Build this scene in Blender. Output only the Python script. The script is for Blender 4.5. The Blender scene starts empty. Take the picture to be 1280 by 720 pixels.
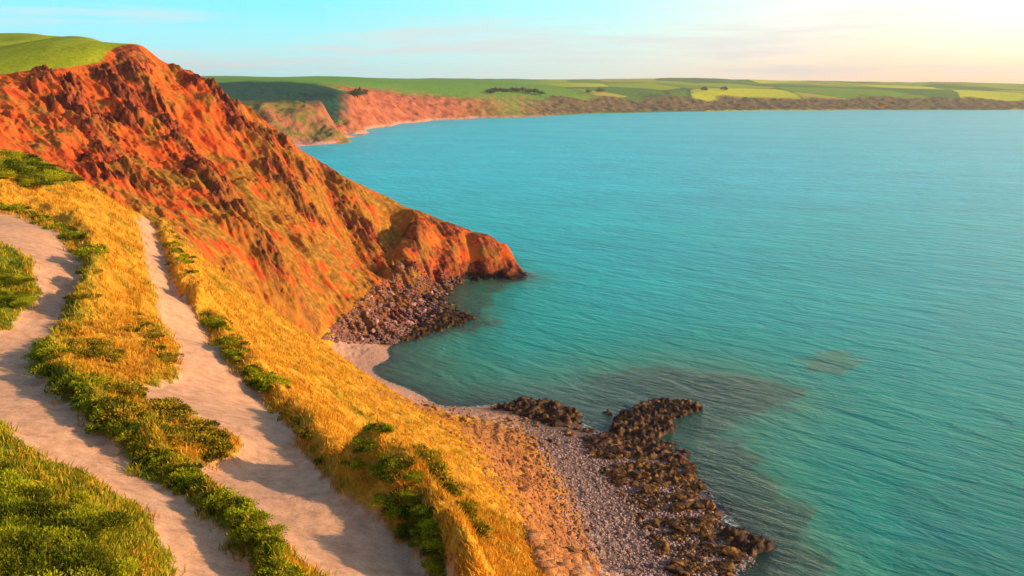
import bpy, bmesh, math, random
import numpy as np
from mathutils import Vector, noise as mnoise
random.seed(7); rng = np.random.default_rng(7)
scene = bpy.context.scene; col = scene.collection

# ------------------------------------------------------------------ camera model
F = 1004.0; PITCH = math.radians(14.1); CZ = 60.0
SP, CP = math.sin(PITCH), math.cos(PITCH)
def ray(px, py):
    up = (360 - py) / F
    return (px - 640) / F, CP + up * SP, -SP + up * CP
def P(px, py, t):
    a, b, c = ray(px, py); return (a * t, b * t, CZ + c * t)
def S(px, py, z):
    a, b, c = ray(px, py); t = (z - CZ) / c; return (a * t, b * t, z)

# ------------------------------------------------------------------ numpy noise
def _h(ix, iy, s):
    n = (ix.astype(np.int64) * 374761393 + iy.astype(np.int64) * 668265263 + s * 982451653) & 0xffffffff
    n = ((n ^ (n >> 13)) * 1274126177) & 0xffffffff
    return ((n ^ (n >> 16)) & 0xffffff) / float(0x1000000)
def gn(x, y, s=0):
    x0 = np.floor(x); y0 = np.floor(y); fx = x - x0; fy = y - y0
    ux = fx*fx*fx*(fx*(fx*6-15)+10); uy = fy*fy*fy*(fy*(fy*6-15)+10)
    def g(dx, dy):
        a = _h(x0+dx, y0+dy, s) * 2*math.pi
        return np.cos(a)*(fx-dx) + np.sin(a)*(fy-dy)
    a = g(0,0)*(1-ux)+g(1,0)*ux; b = g(0,1)*(1-ux)+g(1,1)*ux
    return (a*(1-uy)+b*uy) * 1.5
def fbm(x, y, s=0, o=4, gain=.5):
    r = 0; a = 1; t = 0
    for i in range(o):
        r = r + a*gn(x*2**i, y*2**i, s+i*17); t += a; a *= gain
    return r/t
def ridged(x, y, s=0, o=4):
    r = 0; a = 1; t = 0
    for i in range(o):
        r = r + a*(1-np.abs(gn(x*2**i, y*2**i, s+i*31))*1.6); t += a; a *= .5
    return r/t
def smooth(e0, e1, x):
    t = np.clip((x-e0)/(e1-e0), 0, 1); return t*t*(3-2*t)

# ------------------------------------------------------------------ rbf height field
class RBF:
    def __init__(self, pts, c):
        p = np.array(pts, float); self.p = p[:, :2]; self.c = c
        d = np.sqrt(((self.p[:, None]-self.p[None])**2).sum(-1) + c*c)
        n = len(p); A = np.zeros((n+3, n+3)); A[:n,:n] = d - np.eye(n)*0.0
        A[:n,:n] += np.eye(n)*(-.15)
        A[:n, n] = 1; A[:n, n+1:] = self.p; A[n, :n] = 1; A[n+1:, :n] = self.p.T
        b = np.zeros(n+3); b[:n] = p[:, 2]; self.w = np.linalg.solve(A, b); self.n = n
    def __call__(self, x, y):
        x = np.asarray(x, float); sh = x.shape; x = x.ravel(); y = np.asarray(y, float).ravel()
        out = self.w[self.n] + self.w[self.n+1]*x + self.w[self.n+2]*y
        for i in range(self.n):
            out += self.w[i]*np.sqrt((x-self.p[i,0])**2+(y-self.p[i,1])**2+self.c**2)
        return out.reshape(sh)

def behind(p, d, z):   # a hidden point d metres further out along the same bearing
    r = math.hypot(p[0], p[1]); k = (r+d)/r; return (p[0]*k, p[1]*k, z)

path1_c = [P(260,720,15.5),P(130,580,20.5),P(40,470,27.5),P(70,390,36),P(92,340,43),P(50,302,48),P(0,285,52),P(-120,272,58)]
path2_c = [P(460,720,17),P(400,650,20),P(350,580,24),P(300,510,29.5),P(250,430,42),P(215,380,57),P(200,330,78),P(185,290,100),P(178,275,114)]
ctrl = list(path1_c) + list(path2_c)
ctrl += [P(0,650,15),P(100,700,13),P(100,640,16),P(0,370,37.5),P(-60,450,28),P(0,550,20),P(-120,600,16),P(-150,380,35),
         (-6,6,52.5),(3,6,51.5),(-14,4,53.5),(-30,10,54),(10,8,48),(-45,30,54),(20,6,42),(30,30,24),(45,15,22),(-60,60,54.5),(0,-10,53.5)]
ctrl += [P(340,690,16.9),P(215,530,24.6),P(75,430,32.2),P(150,385,42),P(120,300,60),P(60,235,78)]
spur = [P(-120,168,86),P(0,188,88),P(30,195,90),P(85,218,96),P(130,246,106),P(170,265,118),P(200,285,116),P(260,332,124),P(340,390,139),P(400,427,153),P(440,462,158),P(480,492,159)]
ctrl += spur[:-1]
gul = [(-130,34,50),(-120,30,38),(-100,30,34),(85-20,30,33)]
ctrl += [behind(spur[0],34,43),behind(spur[2],32,40),behind(spur[4],26,33),behind(spur[5],22,30),behind(spur[7],18,24.5),behind(spur[8],15,14),behind(spur[9],14,6)]
# right verge of the lower path and the slope below it
ctrl += [P(390,540,27.3),P(300,440,40),P(250,380,56),P(225,330,76),P(470,600,22.2),P(560,720,18.8),
         P(640,720,46),P(600,650,54),P(520,600,56),P(430,530,47),P(360,450,61),P(300,390,74),P(255,340,91),
         P(640,650,62),P(600,600,70),P(540,560,75),P(480,520,82),P(420,470,92),P(340,410,103),
         P(560,530,115),P(500,506,130),P(600,560,105),P(640,600,88),P(680,660,77)]
crest = [P(-130,98,215),P(0,90,218),P(60,78,226),P(110,62,236),P(150,58,246),P(178,57,252),P(205,82,258),P(245,101,262),P(275,126,264),
         P(320,158,266),P(370,186,268),P(400,205,270),P(450,230,272),P(485,246,272),P(520,264,272),P(550,275,272),P(580,285,271),P(615,299,270),P(638,312,267)]
ctrl += crest
for p in crest[6:]:
    d_ = 14+p[2]*.45; ctrl.append(behind(p, d_, max(p[2]*.35-6, -5))); ctrl.append(behind(p, d_+45, -8 if p[0] > -95 else p[2]*.1))
ctrl += [behind(P(0,42,330),30,79.5),behind(P(60,45,328),30,79),behind(P(110,52,305),35,72),behind(P(-150,30,330),30,82)]
ctrl += [P(0,65,265),P(0,42,330),P(60,45,328),P(0,52,300),P(60,55,298),P(110,63,285),P(-100,48,300),P(-60,46,330),P(110,55,312),P(145,66,280),P(-150,30,330),(-300,430,80),(-190,430,30),(-120,420,2),(-90,470,0)]
# the face
ctrl += [P(100,150,195),P(30,150,178),P(30,115,198),P(200,150,225),P(150,230,165),P(250,230,192),P(330,230,225),P(300,300,172),P(380,300,203),
         P(430,335,214),P(350,362,172),P(400,403,180),P(440,290,242),P(480,310,246),P(100,95,222),P(220,290,150),P(330,185,243),
         P(550,300,258),P(600,315,260),P(525,290,252),P(498,300,258)]
# shore line
ctrl += [S(425,425,3.5),S(415,442,3),S(450,470,2),S(468,440,1.0),S(483,480,.7),S(490,440,-.4),S(505,480,-.5),S(450,405,4),S(500,372,3),S(515,352,4),S(560,350,1.5),S(590,400,-.4),S(520,425,-.5),
         S(600,345,.8),S(643,337,.2),S(656,340,-4),S(668,325,-6),S(620,370,-2.5),S(640,420,-4),S(540,460,-1.2),S(560,500,-.5),S(600,490,-1.2),S(660,450,-3.5),S(530,508,.8),S(600,516,.8),
         S(655,510,.6),S(700,530,.3),S(740,500,-.6),S(720,590,.9),S(740,650,1.2),S(765,710,1.3),S(650,560,4.2),S(690,620,4.0),S(725,690,4.0),
         S(800,540,-.4),S(860,500,-.5),S(900,530,-1.2),S(830,590,.3),S(870,630,.25),S(900,700,.2),S(935,660,-.2),S(980,700,-.5),S(1010,640,-2.5),S(960,570,-2.2),
         S(760,480,-.9),S(900,480,-1),S(980,510,-1.6),S(1060,500,-4),S(800,440,-4),S(1100,680,-5),S(820,720,.9),S(1000,400,-8),S(700,350,-8),
         (60,60,-2),(30,62,.3),(16,62,3),(90,60,-6),(60,20,0),(110,110,-8),(150,300,-9),(80,300,-9)]
near_rbf = RBF(ctrl, 2.0)

# direction down the cliff face, for the ribs
DX, DY = .72, -.69
ribs = [  # polyline, height, half width : crags standing proud of the face
 ([P(40,88,222),P(75,110,212),P(110,150,196),P(140,200,180),P(158,240,168)], 4.5, 6),
 ([P(120,85,228),P(150,130,222),P(165,170,212)], 4.0, 5),
 ([P(150,60,246),P(175,110,238),P(215,170,222),(P(245,215,205)),P(285,270,188),P(330,330,178),P(370,380,174)], 5.0, 5.5),
 ([P(241,108,259),P(262,135,254),P(300,175,246),P(345,215,238),P(372,245,228)], 5.5, 6),
 ([P(285,128,261),P(320,166,257),P(365,205,252),P(390,235,244)], 4.5, 5),
 ([P(395,206,269),P(430,245,258),P(465,290,246),P(490,325,238)], 3.0, 5),
 ([P(527,266,270),P(524,290,256),P(512,325,244),P(505,348,236)], 6.0, 5.5),
 ([P(570,285,270),P(565,310,258),P(560,340,248)], 1.5, 4),
 ([P(610,300,269),P(608,322,260),P(606,338,252)], 1.5, 4),
]
gullies = [([P(185,60,252),P(225,140,232),P(275,215,214),P(330,280,204),P(380,340,198)], 4.0, 6),
 ([P(405,240,258),P(430,275,247),P(465,325,234)], 5.0, 6),
 ([P(497,280,262),P(492,305,254),P(485,335,240)], 4.5, 5.5),
 ([P(100,80,232),P(120,140,206),P(150,190,190),P(185,250,168)], 3.0, 5),
 ([P(588,288,268),P(586,318,256),P(584,335,250)], 6.0, 2.2),([P(625,305,266),P(622,325,260),P(620,338,254)], 5.0, 2.0),([P(545,290,262),P(542,320,252),P(540,345,244)], 4.5, 2.4)]
def seg_near(x, y, pl, mar=20):      # seg_dist worth computing only close by
    q = np.array([p[:2] for p in pl]); k = (x > q[:,0].min()-mar) & (x < q[:,0].max()+mar) & (y > q[:,1].min()-mar) & (y < q[:,1].max()+mar)
    out = np.full(np.shape(x), float(mar)); 
    if k.any(): out[k] = np.minimum(seg_dist(x[k], y[k], pl), mar)
    return out
def seg_dist(x, y, pl, close=False):
    best = np.full(np.shape(x), 1e9); pl = [p[:2] for p in pl]
    if close: pl = pl + pl[:1]
    for (ax, ay), (bx, by) in zip(pl[:-1], pl[1:]):
        ex, ey = bx-ax, by-ay; L = ex*ex+ey*ey+1e-9
        t = np.clip(((x-ax)*ex+(y-ay)*ey)/L, 0, 1)
        best = np.minimum(best, (x-ax-t*ex)**2+(y-ay-t*ey)**2)
    return np.sqrt(best)
def inside(x, y, poly):
    r = np.zeros(np.shape(x), bool); n = len(poly)
    for i in range(n):
        x1, y1 = poly[i][:2]; x2, y2 = poly[(i+1) % n][:2]
        c = (y1 > y) != (y2 > y)
        r ^= c & (x < (x2-x1)*(y-y1)/((y2-y1) if y2 != y1 else 1e-9)+x1)
    return r
def sdf(x, y, poly, mar=9):      # positive inside
    q = np.array([p[:2] for p in poly]); k = (x > q[:,0].min()-mar) & (x < q[:,0].max()+mar) & (y > q[:,1].min()-mar) & (y < q[:,1].max()+mar)
    out = np.full(np.shape(x), -float(mar)); xk, yk = x[k], y[k]
    if k.any(): out[k] = np.maximum(sdf_full(xk, yk, poly), -mar)
    return out
def sdf_full(x, y, poly):
    return seg_dist(x, y, poly, True)*np.where(inside(x, y, poly), 1, -1)

def smooth_base(x, y): return near_rbf(x, y)
_ts = np.concatenate([np.linspace(6, 60, 420), np.linspace(60.5, 330, 700)]); _px = np.arange(-480, 1121, 8.)
_base = smooth_base(((_px-640)/F)[None,:]*_ts[:,None], np.repeat(_ts[:,None], len(_px), 1))
def hits(pts):            # pixel -> point on the smooth ground (used to lay outlines down on the land)
    out = []
    for px, py in pts:
        a, b, c = ray(px, py)
        t = _ts; yy = b*t; xa = a*t
        uu = np.clip((xa/yy*F+640+480)/8, 0, len(_px)-2); kk = uu.astype(int); ff = uu-kk
        r = np.interp(yy, _ts, np.arange(len(_ts))); r0 = np.minimum(r.astype(int), len(_ts)-2); rf_ = r-r0
        z_ = (_base[r0,kk]*(1-ff)+_base[r0,kk+1]*ff)*(1-rf_) + (_base[r0+1,kk]*(1-ff)+_base[r0+1,kk+1]*ff)*rf_
        d = CZ + c*t - z_
        k = int(np.argmax(d < 0)) if (d < 0).any() else len(t)-1
        tk = t[k] if k == 0 else t[k-1] + (t[k]-t[k-1])*d[k-1]/(d[k-1]-d[k]+1e-9)
        out.append((a*tk, b*tk, CZ+c*tk))
    return out

# world-space outlines
path1_poly = hits([(-90,262),(0,263),(40,275),(80,298),(102,325),(107,345),(96,375),(76,400),(52,430),(42,460),(62,482),(110,522),(135,548),(172,582),(215,608),(258,642),(290,682),(322,726),(340,790),
                   (225,790),(208,718),(186,662),(152,622),(110,592),(60,577),(0,530),(-80,505),(-80,430),(0,415),(27,394),(45,370),(48,342),(30,318),(0,303),(-90,300)])
path2_poly = hits([(190,276),(203,310),(216,350),(240,388),(263,420),(286,455),(330,497),(366,540),(398,582),(425,612),(474,646),(520,686),(572,760),(420,790),(400,722),(342,664),(300,636),(250,600),
                   (235,578),(300,575),(302,548),(250,525),(200,512),(165,494),(150,478),(190,478),(228,468),(220,438),(203,402),(186,355),(179,310),(168,277)])
cliff_poly = [spur[0],spur[1],spur[2],spur[3],spur[4],spur[5],P(205,275,130),P(262,318,140),P(335,372,150),P(395,418,160),S(408,429,3),S(440,430,2),S(480,434,0),S(530,424,-1),S(600,405,-1),S(690,352,-5),S(760,310,-6)] \
   + [(25,330,0),(-60,350,0),(-110,355,0),behind(crest[6],60,0),behind(crest[5],20,0),(crest[5]),P(150,56,247),P(118,64,236),P(112,74,230),P(80,86,224),P(40,88,220),P(0,95,215),P(-130,100,213)]
field_poly = [P(-400,110,205),P(-130,100,213),P(0,95,215),P(40,88,220),P(80,86,224),P(126,77,232),P(134,62,238),P(150,56,247),crest[5],behind(crest[5],20,0),(-110,380,0),(-60,480,0),(-700,700,0)]
clay_poly = hits([(470,492),(510,500),(560,522),(600,560),(635,610),(665,660),(700,725),(735,760),(745,700),(712,640),(685,590),(655,548),(620,518)]) 
shingle_poly = hits([(600,514),(640,520),(672,560),(700,600),(722,650),(745,700),(750,800),(1050,800),(960,705),(905,640),(880,590),(850,530),(760,528),(700,512),(640,498)])
sand_poly = hits([(398,424),(425,422),(470,430),(490,440),(505,470),(560,500),(600,505),(600,516),(545,512),(500,500),(470,490),(440,465)])
right_poly = hits([(186,276),(208,310),(225,350),(248,388),(270,420),(292,455),(336,497),(372,540),(404,582),(430,612),(475,650),(510,690),(550,760),(900,760),(700,560),(500,500),(300,330),(200,270)])
cut_green = hits([(0,190),(60,198),(95,222),(88,238),(40,225),(0,212)])

berms = [(hits([(100,280),(112,300),(120,322),(122,345),(112,372),(100,395)]), 1.25, .8), (hits([(0,250),(40,262),(72,275),(100,290)]), 1.3, 1.1),
         (hits([(80,432),(70,455),(84,480),(130,515),(190,565)]), .62, .5), (hits([(190,566),(235,600),(275,630),(310,668),(350,730)]), .36, .32),
         (hits([(200,276),(213,305),(228,345),(252,385)]), 1.7, 1.3), (hits([(258,390),(280,415),(303,450),(345,492),(384,535),(412,570)]), .95, .7),
         (hits([(452,592),(492,608),(520,636),(546,676),(580,740)]), 1.7, .85)]
def H(x, y, detail=True):
    x = np.asarray(x, float); y = np.asarray(y, float)
    if x.size < 20000: return H1(x, y)
    from concurrent.futures import ThreadPoolExecutor
    sh = x.shape; n = max(8, x.size//40000)
    with ThreadPoolExecutor(4) as ex: r = list(ex.map(lambda a: H1(*a), zip(np.array_split(x.ravel(), n), np.array_split(y.ravel(), n))))
    return tuple(np.concatenate([q_[k] for q_ in r]).reshape(sh) for k in range(6))
def H1(x, y):
    z = smooth_base(x, y)
    z = np.maximum(z, -9.5)
    sd = sdf(x, y, cliff_poly)
    m = smooth(-1, 6, sd) * smooth(-2, 4, z)
    x2 = x + 2.5*gn(x/7, y/7, 3); y2 = y + 2.5*gn(x/7, y/7, 4)
    rib = np.zeros_like(z); crag = np.zeros_like(z)
    for pl, h, w in ribs:
        d = seg_near(x2, y2, pl); g = np.exp(-(d/w)**2); rib += h*g*.8; crag = np.maximum(crag, np.exp(-(d/(w*1.25))**2))
    for pl, h, w in gullies:
        d = seg_near(x2, y2, pl); rib -= h*np.exp(-(d/w)**2)*.8
    ac = x*DY - y*DX; al = x*DX + y*DY                      # across / along the fall of the face
    r1 = ridged(ac/9, al/34, 11, 4) - .62
    r2 = ridged(ac/3.4+.3*gn(x/5,y/5,8), al/17, 23, 4) - .62
    r3 = ridged(x/2.2, y/2.2, 47, 3) - .6
    cd = seg_dist(x, y, crest); topfade = .15+.85*smooth(2, 15-1*smooth(-40,-25,x), cd+3*smooth(-60,-40,x))
    cm_ = smooth(-.1,.35, fbm(x/16, y/16, 51, 3))
    crag = np.maximum(crag*(.55+.9*smooth(-.25,.3,fbm(x/9,y/9,52,3))), .42*cm_*smooth(2,8,cd)); crag = np.minimum(np.maximum(crag, smooth(13,4,z)*.6), 1)
    r4 = ridged(ac/1.5+.2*gn(x/3,y/3,9), al/6, 53, 3) - .6
    calm = 1-.5*smooth(-42,-25,x)*smooth(3,8,z)
    z = z + m*calm*(rib + 2.8*r1*(.6+.6*crag) + 2.0*r2*(.3+1.9*crag) + r3*(.12+1.1*crag) + r4*(.28+1.5*crag))*topfade
    # grassy slopes: swells and tussocks
    pm = np.minimum(1, smooth(-.5, .6, -sdf(x, y, path1_poly))*1.0) * smooth(-.5, .6, -sdf(x, y, path2_poly))
    dist = np.hypot(x, y)
    g = (1-m)*smooth(.3, 2, z)*(1-smooth(-6,0,sdf(x,y,field_poly)))
    slope_far = smooth(20, 60, dist)
    z = z + g*pm*(.25*fbm(x/4.5, y/4.5, 5, 3) + .24*fbm(x/1.3, y/1.3, 6, 3)*(.6+1.6*slope_far) + .10)
    if (np.hypot(x, y) < 130).any():
        for pl, h, w_ in berms: z = z + (1-m)*h*np.exp(-(seg_near(x, y, pl, 5)/w_)**2)*(.75+.5*gn(x/1.7, y/1.7, 77))*pm
    z = z - g*(1-pm)*(.12 - .05*fbm(x/1.3, y/1.3, 15, 3))
    cl = smooth(-1, 3, sdf(x, y, clay_poly))
    z = z + cl*smooth(0,1.5,z)*.7*(ridged(x/2.3, y/2.3, 61, 3)-.6)
    z = z + smooth(-1,1,z+1.2)*smooth(-2, 0, -z+4)*.10*fbm(x/.9, y/.9, 71, 3)
    return z, m, crag, pm, g, cl

# ------------------------------------------------------------------ node helpers
def new_mat(name):
    m = bpy.data.materials.new(name); m.use_nodes = True; m.node_tree.nodes.clear(); return m, m.node_tree
class NT:
    def __init__(s, name): s.m, s.t = new_mat(name); s.n = s.t.nodes; s.l = s.t.links
    def node(s, typ, **kw):
        n = s.n.new(typ)
        for k, v in kw.items(): setattr(n, k, v)
        return n
    def set(s, sock, v):
        if hasattr(v, 'is_output') or isinstance(v, bpy.types.NodeSocket): s.l.new(v, sock)
        elif isinstance(v, (tuple, list)): sock.default_value = (*v, 1) if len(v) == 3 and len(sock.default_value) == 4 else v
        else: sock.default_value = v
    def attr(s, name):
        a = s.node('ShaderNodeAttribute', attribute_name=name); sp = s.node('ShaderNodeSeparateColor'); s.l.new(a.outputs['Color'], sp.inputs[0])
        return sp.outputs[0], sp.outputs[1], sp.outputs[2], a.outputs['Alpha']
    def pos(s): return s.node('ShaderNodeNewGeometry').outputs['Position']
    def noise(s, scale, detail=4, rough=.55, vec=None, dist=0, stretch=None, rot=None):
        v = vec if vec is not None else s.pos()
        if stretch or rot:
            mp = s.node('ShaderNodeMapping', vector_type='TEXTURE'); s.l.new(v, mp.inputs[0])
            if stretch: mp.inputs['Scale'].default_value = tuple(1/k for k in stretch)
            if rot: mp.inputs['Rotation'].default_value = rot
            v = mp.outputs[0]
        n = s.node('ShaderNodeTexNoise'); s.l.new(v, n.inputs['Vector'])
        n.inputs['Scale'].default_value = scale; n.inputs['Detail'].default_value = detail; n.inputs['Roughness'].default_value = rough; n.inputs['Distortion'].default_value = dist
        return n.outputs['Fac']
    def ramp(s, fac, stops):
        r = s.node('ShaderNodeValToRGB'); e = r.color_ramp.elements
        while len(e) < len(stops): e.new(.5)
        for k, (p, c) in zip(e, stops):
            k.position = p; k.color = (*c, 1) if isinstance(c, (tuple, list)) else (c, c, c, 1)
        s.l.new(fac, r.inputs[0]); return r.outputs[0]
    def mix(s, f, a, b, mode='MIX'):
        n = s.node('ShaderNodeMix', data_type='RGBA', blend_type=mode)
        s.set(n.inputs[0], f); s.set(n.inputs[6], a); s.set(n.inputs[7], b); return n.outputs[2]
    def math(s, op, a, b=0., c=None, clamp=False):
        n = s.node('ShaderNodeMath', operation=op, use_clamp=clamp); s.set(n.inputs[0], a); s.set(n.inputs[1], b)
        if c is not None: s.set(n.inputs[2], c)
        return n.outputs[0]
    def bsdf(s, color, rough=.9, bump=None, strength=.5, dist=.1, spec=.2, trans=None):
        b = s.node('ShaderNodeBsdfPrincipled'); s.set(b.inputs['Base Color'], color); s.set(b.inputs['Roughness'], rough)
        b.inputs['Specular IOR Level'].default_value = spec
        if bump is not None:
            bn = s.node('ShaderNodeBump'); bn.inputs['Strength'].default_value = strength; bn.inputs['Distance'].default_value = dist
            s.l.new(bump, bn.inputs['Height']); s.l.new(bn.outputs[0], b.inputs['Normal'])
        return b.outputs[0]
    def out(s, sh):
        o = s.node('ShaderNodeOutputMaterial'); s.l.new(sh, o.inputs['Surface']); return s.m

# ------------------------------------------------------------------ ground material
def ground_material():
    t = NT('coast_ground')
    rock, crag, veg, field = t.attr('surf_a')
    path, sand, shing, clay = t.attr('surf_b')
    n1 = t.noise(.12, 5, .6); n2 = t.noise(.7, 5, .6); n3 = t.noise(4.0, 4, .6); n0 = t.noise(18., 3, .6)
    streak = t.noise(.45, 5, .65, rot=(0, 0, math.radians(-44)), stretch=(.22, 1, .22))
    # golden grass
    grass = t.ramp(n2, [(.25,(.42,.19,.02)),(.45,(.68,.32,.025)),(.6,(.82,.41,.03)),(.8,(.50,.30,.03))])
    grass = t.mix(t.ramp(n3, [(.35,.45),(.6,0.)]), grass, (.22,.12,.02))
    grass = t.mix(t.ramp(t.noise(.55,5,.7), [(.32,.8),(.42,0.)]), grass, (.16,.07,.02))
    green = t.ramp(n3, [(.3,(.05,.075,.008)),(.55,(.17,.20,.012)),(.75,(.30,.27,.02))])
    grass = t.mix(veg, grass, green)
    # orange cliff soil, dark crag, weathered vegetation
    orange = t.ramp(streak, [(.28,(.30,.04,.016)),(.42,(.58,.075,.015)),(.55,(.72,.14,.02)),(.72,(.54,.11,.03))])
    orange = t.mix(t.ramp(n1, [(.42,0.),(.62,.5)]), orange, (.46,.17,.03))
    crock = t.ramp(t.noise(.9, 6, .7, rot=(0,0,math.radians(-44)), stretch=(.4,1,.6)), [(.38,(.02,.009,.009)),(.47,(.11,.026,.016)),(.57,(.34,.075,.03)),(.72,(.50,.15,.06))])
    cmask = t.math('ADD', crag, t.math('MULTIPLY', t.math('SUBTRACT', n2, .5), 1.3))
    cmask = t.ramp(cmask, [(.48,0.),(.66,.85)])
    scrub = t.attr('surf_c')[2]
    cliffc = t.mix(cmask, orange, crock)
    gmask = t.ramp(t.math('ADD', streak, t.math('ADD', t.math('MULTIPLY', scrub, .22), t.math('MULTIPLY', t.math('SUBTRACT', n1, .5), 1.4))), [(.54,0.),(.68,.85)])
    cliffc = t.mix(t.math('MULTIPLY', gmask, t.math('SUBTRACT', 1., t.math('MULTIPLY', crag, .6))), cliffc, t.ramp(n2, [(.3,(.09,.065,.012)),(.5,(.26,.15,.02)),(.65,(.52,.27,.03))]))
    c = t.mix(rock, grass, cliffc)
    fieldc = t.ramp(t.noise(.05, 4, .6, stretch=(1,.35,1)), [(.35,(.26,.30,.012)),(.5,(.36,.42,.015)),(.65,(.52,.50,.02))])
    fieldc = t.mix(t.ramp(n2,[(.4,.3),(.7,0.)]), fieldc, (.10,.12,.01))
    c = t.mix(field, c, fieldc)
    pathc = t.ramp(t.noise(2.2, 6, .65), [(.3,(.46,.23,.125)),(.5,(.66,.345,.19)),(.7,(.76,.43,.26))])
    pathc = t.mix(t.ramp(n0, [(.36,.5),(.5,0.)]), pathc, (.33,.22,.15))
    c = t.mix(path, c, pathc)
    clayc = t.ramp(t.noise(1.3, 6, .7), [(.3,(.13,.05,.025)),(.5,(.42,.16,.05)),(.7,(.58,.26,.08))])
    c = t.mix(clay, c, clayc)
    shc = t.ramp(t.noise(2.6, 5, .8), [(.3,(.05,.03,.025)),(.48,(.16,.10,.085)),(.62,(.30,.20,.17)),(.8,(.42,.32,.29))])
    c = t.mix(shing, c, shc)
    c = t.mix(sand, c, t.ramp(n3, [(.3,(.42,.23,.16)),(.7,(.52,.31,.22))]))
    reef = t.attr('surf_c')
    c = t.mix(reef[0], c, t.ramp(n2, [(.3,(.004,.016,.045)),(.7,(.014,.035,.09))]))
    c = t.mix(reef[1], c, (.50,.62,.34))
    c = t.mix(reef[3], c, (.018,.011,.010))  # near-black for wet rock, with the shade at the base painted in
    bump = t.math('ADD', t.math('MULTIPLY', n3, .5), t.math('ADD', n2, t.math('MULTIPLY', n0, .12)))
    bump = t.math('MULTIPLY', bump, t.math('MULTIPLY_ADD', path, -.85, 1.))
    return t.out(t.bsdf(c, .95, bump, .9, .4, .1))
GROUND = ground_material()

# ------------------------------------------------------------------ mesh helpers
def mesh_obj(name, verts, faces, mat, attrs=None, smooth_=True, parent=None):
    me = bpy.data.meshes.new(name)
    verts = np.asarray(verts, np.float32); faces = np.asarray(faces, np.int32)
    me.vertices.add(len(verts)); me.vertices.foreach_set('co', verts.ravel())
    k = faces.shape[1]; me.loops.add(faces.size); me.loops.foreach_set('vertex_index', faces.ravel())
    me.polygons.add(len(faces)); me.polygons.foreach_set('loop_start', np.arange(0, faces.size, k, dtype=np.int32))
    if smooth_: me.polygons.foreach_set('use_smooth', np.ones(len(faces), bool))
    me.update(calc_edges=True)
    for an, arr in (attrs or {}).items():
        a = me.attributes.new(an, 'FLOAT_COLOR', 'POINT'); a.data.foreach_set('color', np.asarray(arr, np.float32).ravel())
    if mat: me.materials.append(mat)
    o = bpy.data.objects.new(name, me); col.objects.link(o)
    if parent: o.parent = parent
    return o
def tag(o, label=None, cat=None, group=None, kind=None):
    if label: o['label'] = label
    if cat: o['category'] = cat
    if group: o['group'] = group
    if kind: o['kind'] = kind
    return o
def sub_mesh(name, V, Fc, sel, attrs, mat):
    f = Fc[sel]; u, inv = np.unique(f, return_inverse=True)
    return mesh_obj(name, V[u], inv.reshape(f.shape), mat, {k: a[u] for k, a in attrs.items()})
def grid_faces(nr, nc):
    i = np.arange(nr*nc).reshape(nr, nc)
    return np.stack([i[:-1,:-1], i[:-1,1:], i[1:,1:], i[1:,:-1]], -1).reshape(-1, 4)

# ------------------------------------------------------------------ near terrain
px = np.arange(-420, 1180, 1.7); 
tt = np.concatenate([np.geomspace(4.5, 60, 420, endpoint=False), np.geomspace(60, 150, 230, endpoint=False), np.linspace(150, 282, 430, endpoint=False), np.geomspace(282, 480, 60)])
AX = (px-640)/F; T, A = np.meshgrid(tt, AX, indexing='ij')
X = A*T; Y = T*1.0
Z, M, CR, PM, G, CL = H(X, Y)
reef_polys = [hits([(735,480),(770,470),(840,468),(905,475),(960,485),(1000,500),(985,520),(920,535),(880,560),(900,600),(860,560),(800,545),(760,520),(745,500)]),
              hits([(990,468),(1040,462),(1085,480),(1050,492),(1010,485)]),
              hits([(860,540),(930,560),(950,600),(1000,640),(1010,680),(1020,725),(960,725),(900,660),(880,620)]),
              hits([(560,340),(600,345),(640,350),(620,380),(600,405),(630,420),(580,425),(520,430),(500,400)])]
RF = np.zeros_like(Z)
wob = fbm(X/6, Y/6, 81, 4)*5
for p in reef_polys: RF = np.maximum(RF, smooth(-1.5, 2.0, sdf(X, Y, p)+wob))
RF *= smooth(.9, .3, Z)*1.0
Z = np.where(Z < .3, Z + RF*(np.maximum(-.45-Z,0)*.7 + .35*fbm(X/2.5, Y/2.5, 91, 3)), Z)
deep = smooth(-.9, -2.8, Z)
ROCK = smooth(-1.2, 1.2, sdf(X, Y, cliff_poly)+1.2*fbm(X/3, Y/3, 55, 3)) * (1-smooth(-.6,.6, sdf(X, Y, sand_poly)))
CR = np.maximum(CR, .85*smooth(9, 3, Z)*smooth(-70,-45,X))
FIELD = smooth(-.6, .6, sdf(X, Y, field_poly)+.8*fbm(X/5,Y/5,19,3))
p1 = sdf(X, Y, path1_poly); p2 = sdf(X, Y, path2_poly)
ew = .25*fbm(X/.8, Y/.8, 33, 3)+.35*fbm(X/3, Y/3, 34, 2)
PATH = np.maximum(smooth(-.12, .12, p1+ew), smooth(-.12, .12, p2+ew))
SAND = smooth(-.8, .8, sdf(X, Y, sand_poly))*smooth(4.5, 3.5, Z)
SHING = smooth(-1.5, 1.5, sdf(X, Y, shingle_poly)+1.2*fbm(X/3,Y/3,37,2))
CLAY = smooth(-2.5, 2.5, sdf(X, Y, clay_poly)+4*fbm(X/5,Y/5,39,3))*(1-M)
SAND = np.maximum(SAND, smooth(3, 2, Z)*(1-ROCK)*(1-SHING)*(1-CLAY))
dp = np.minimum(-p1, -p2+.8+.6*smooth(0,1,sdf(X,Y,right_poly,9)+.5))                                  # distance from the nearest path edge
VEG = np.clip(smooth(1.6, .1, dp + .8*fbm(X/1.6, Y/1.6, 41, 3))*smooth(75, 40, np.hypot(X,Y)) , 0, 1)
VEG = np.maximum(VEG, smooth(-1, 1.5, sdf(X, Y, cut_green)))
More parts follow.
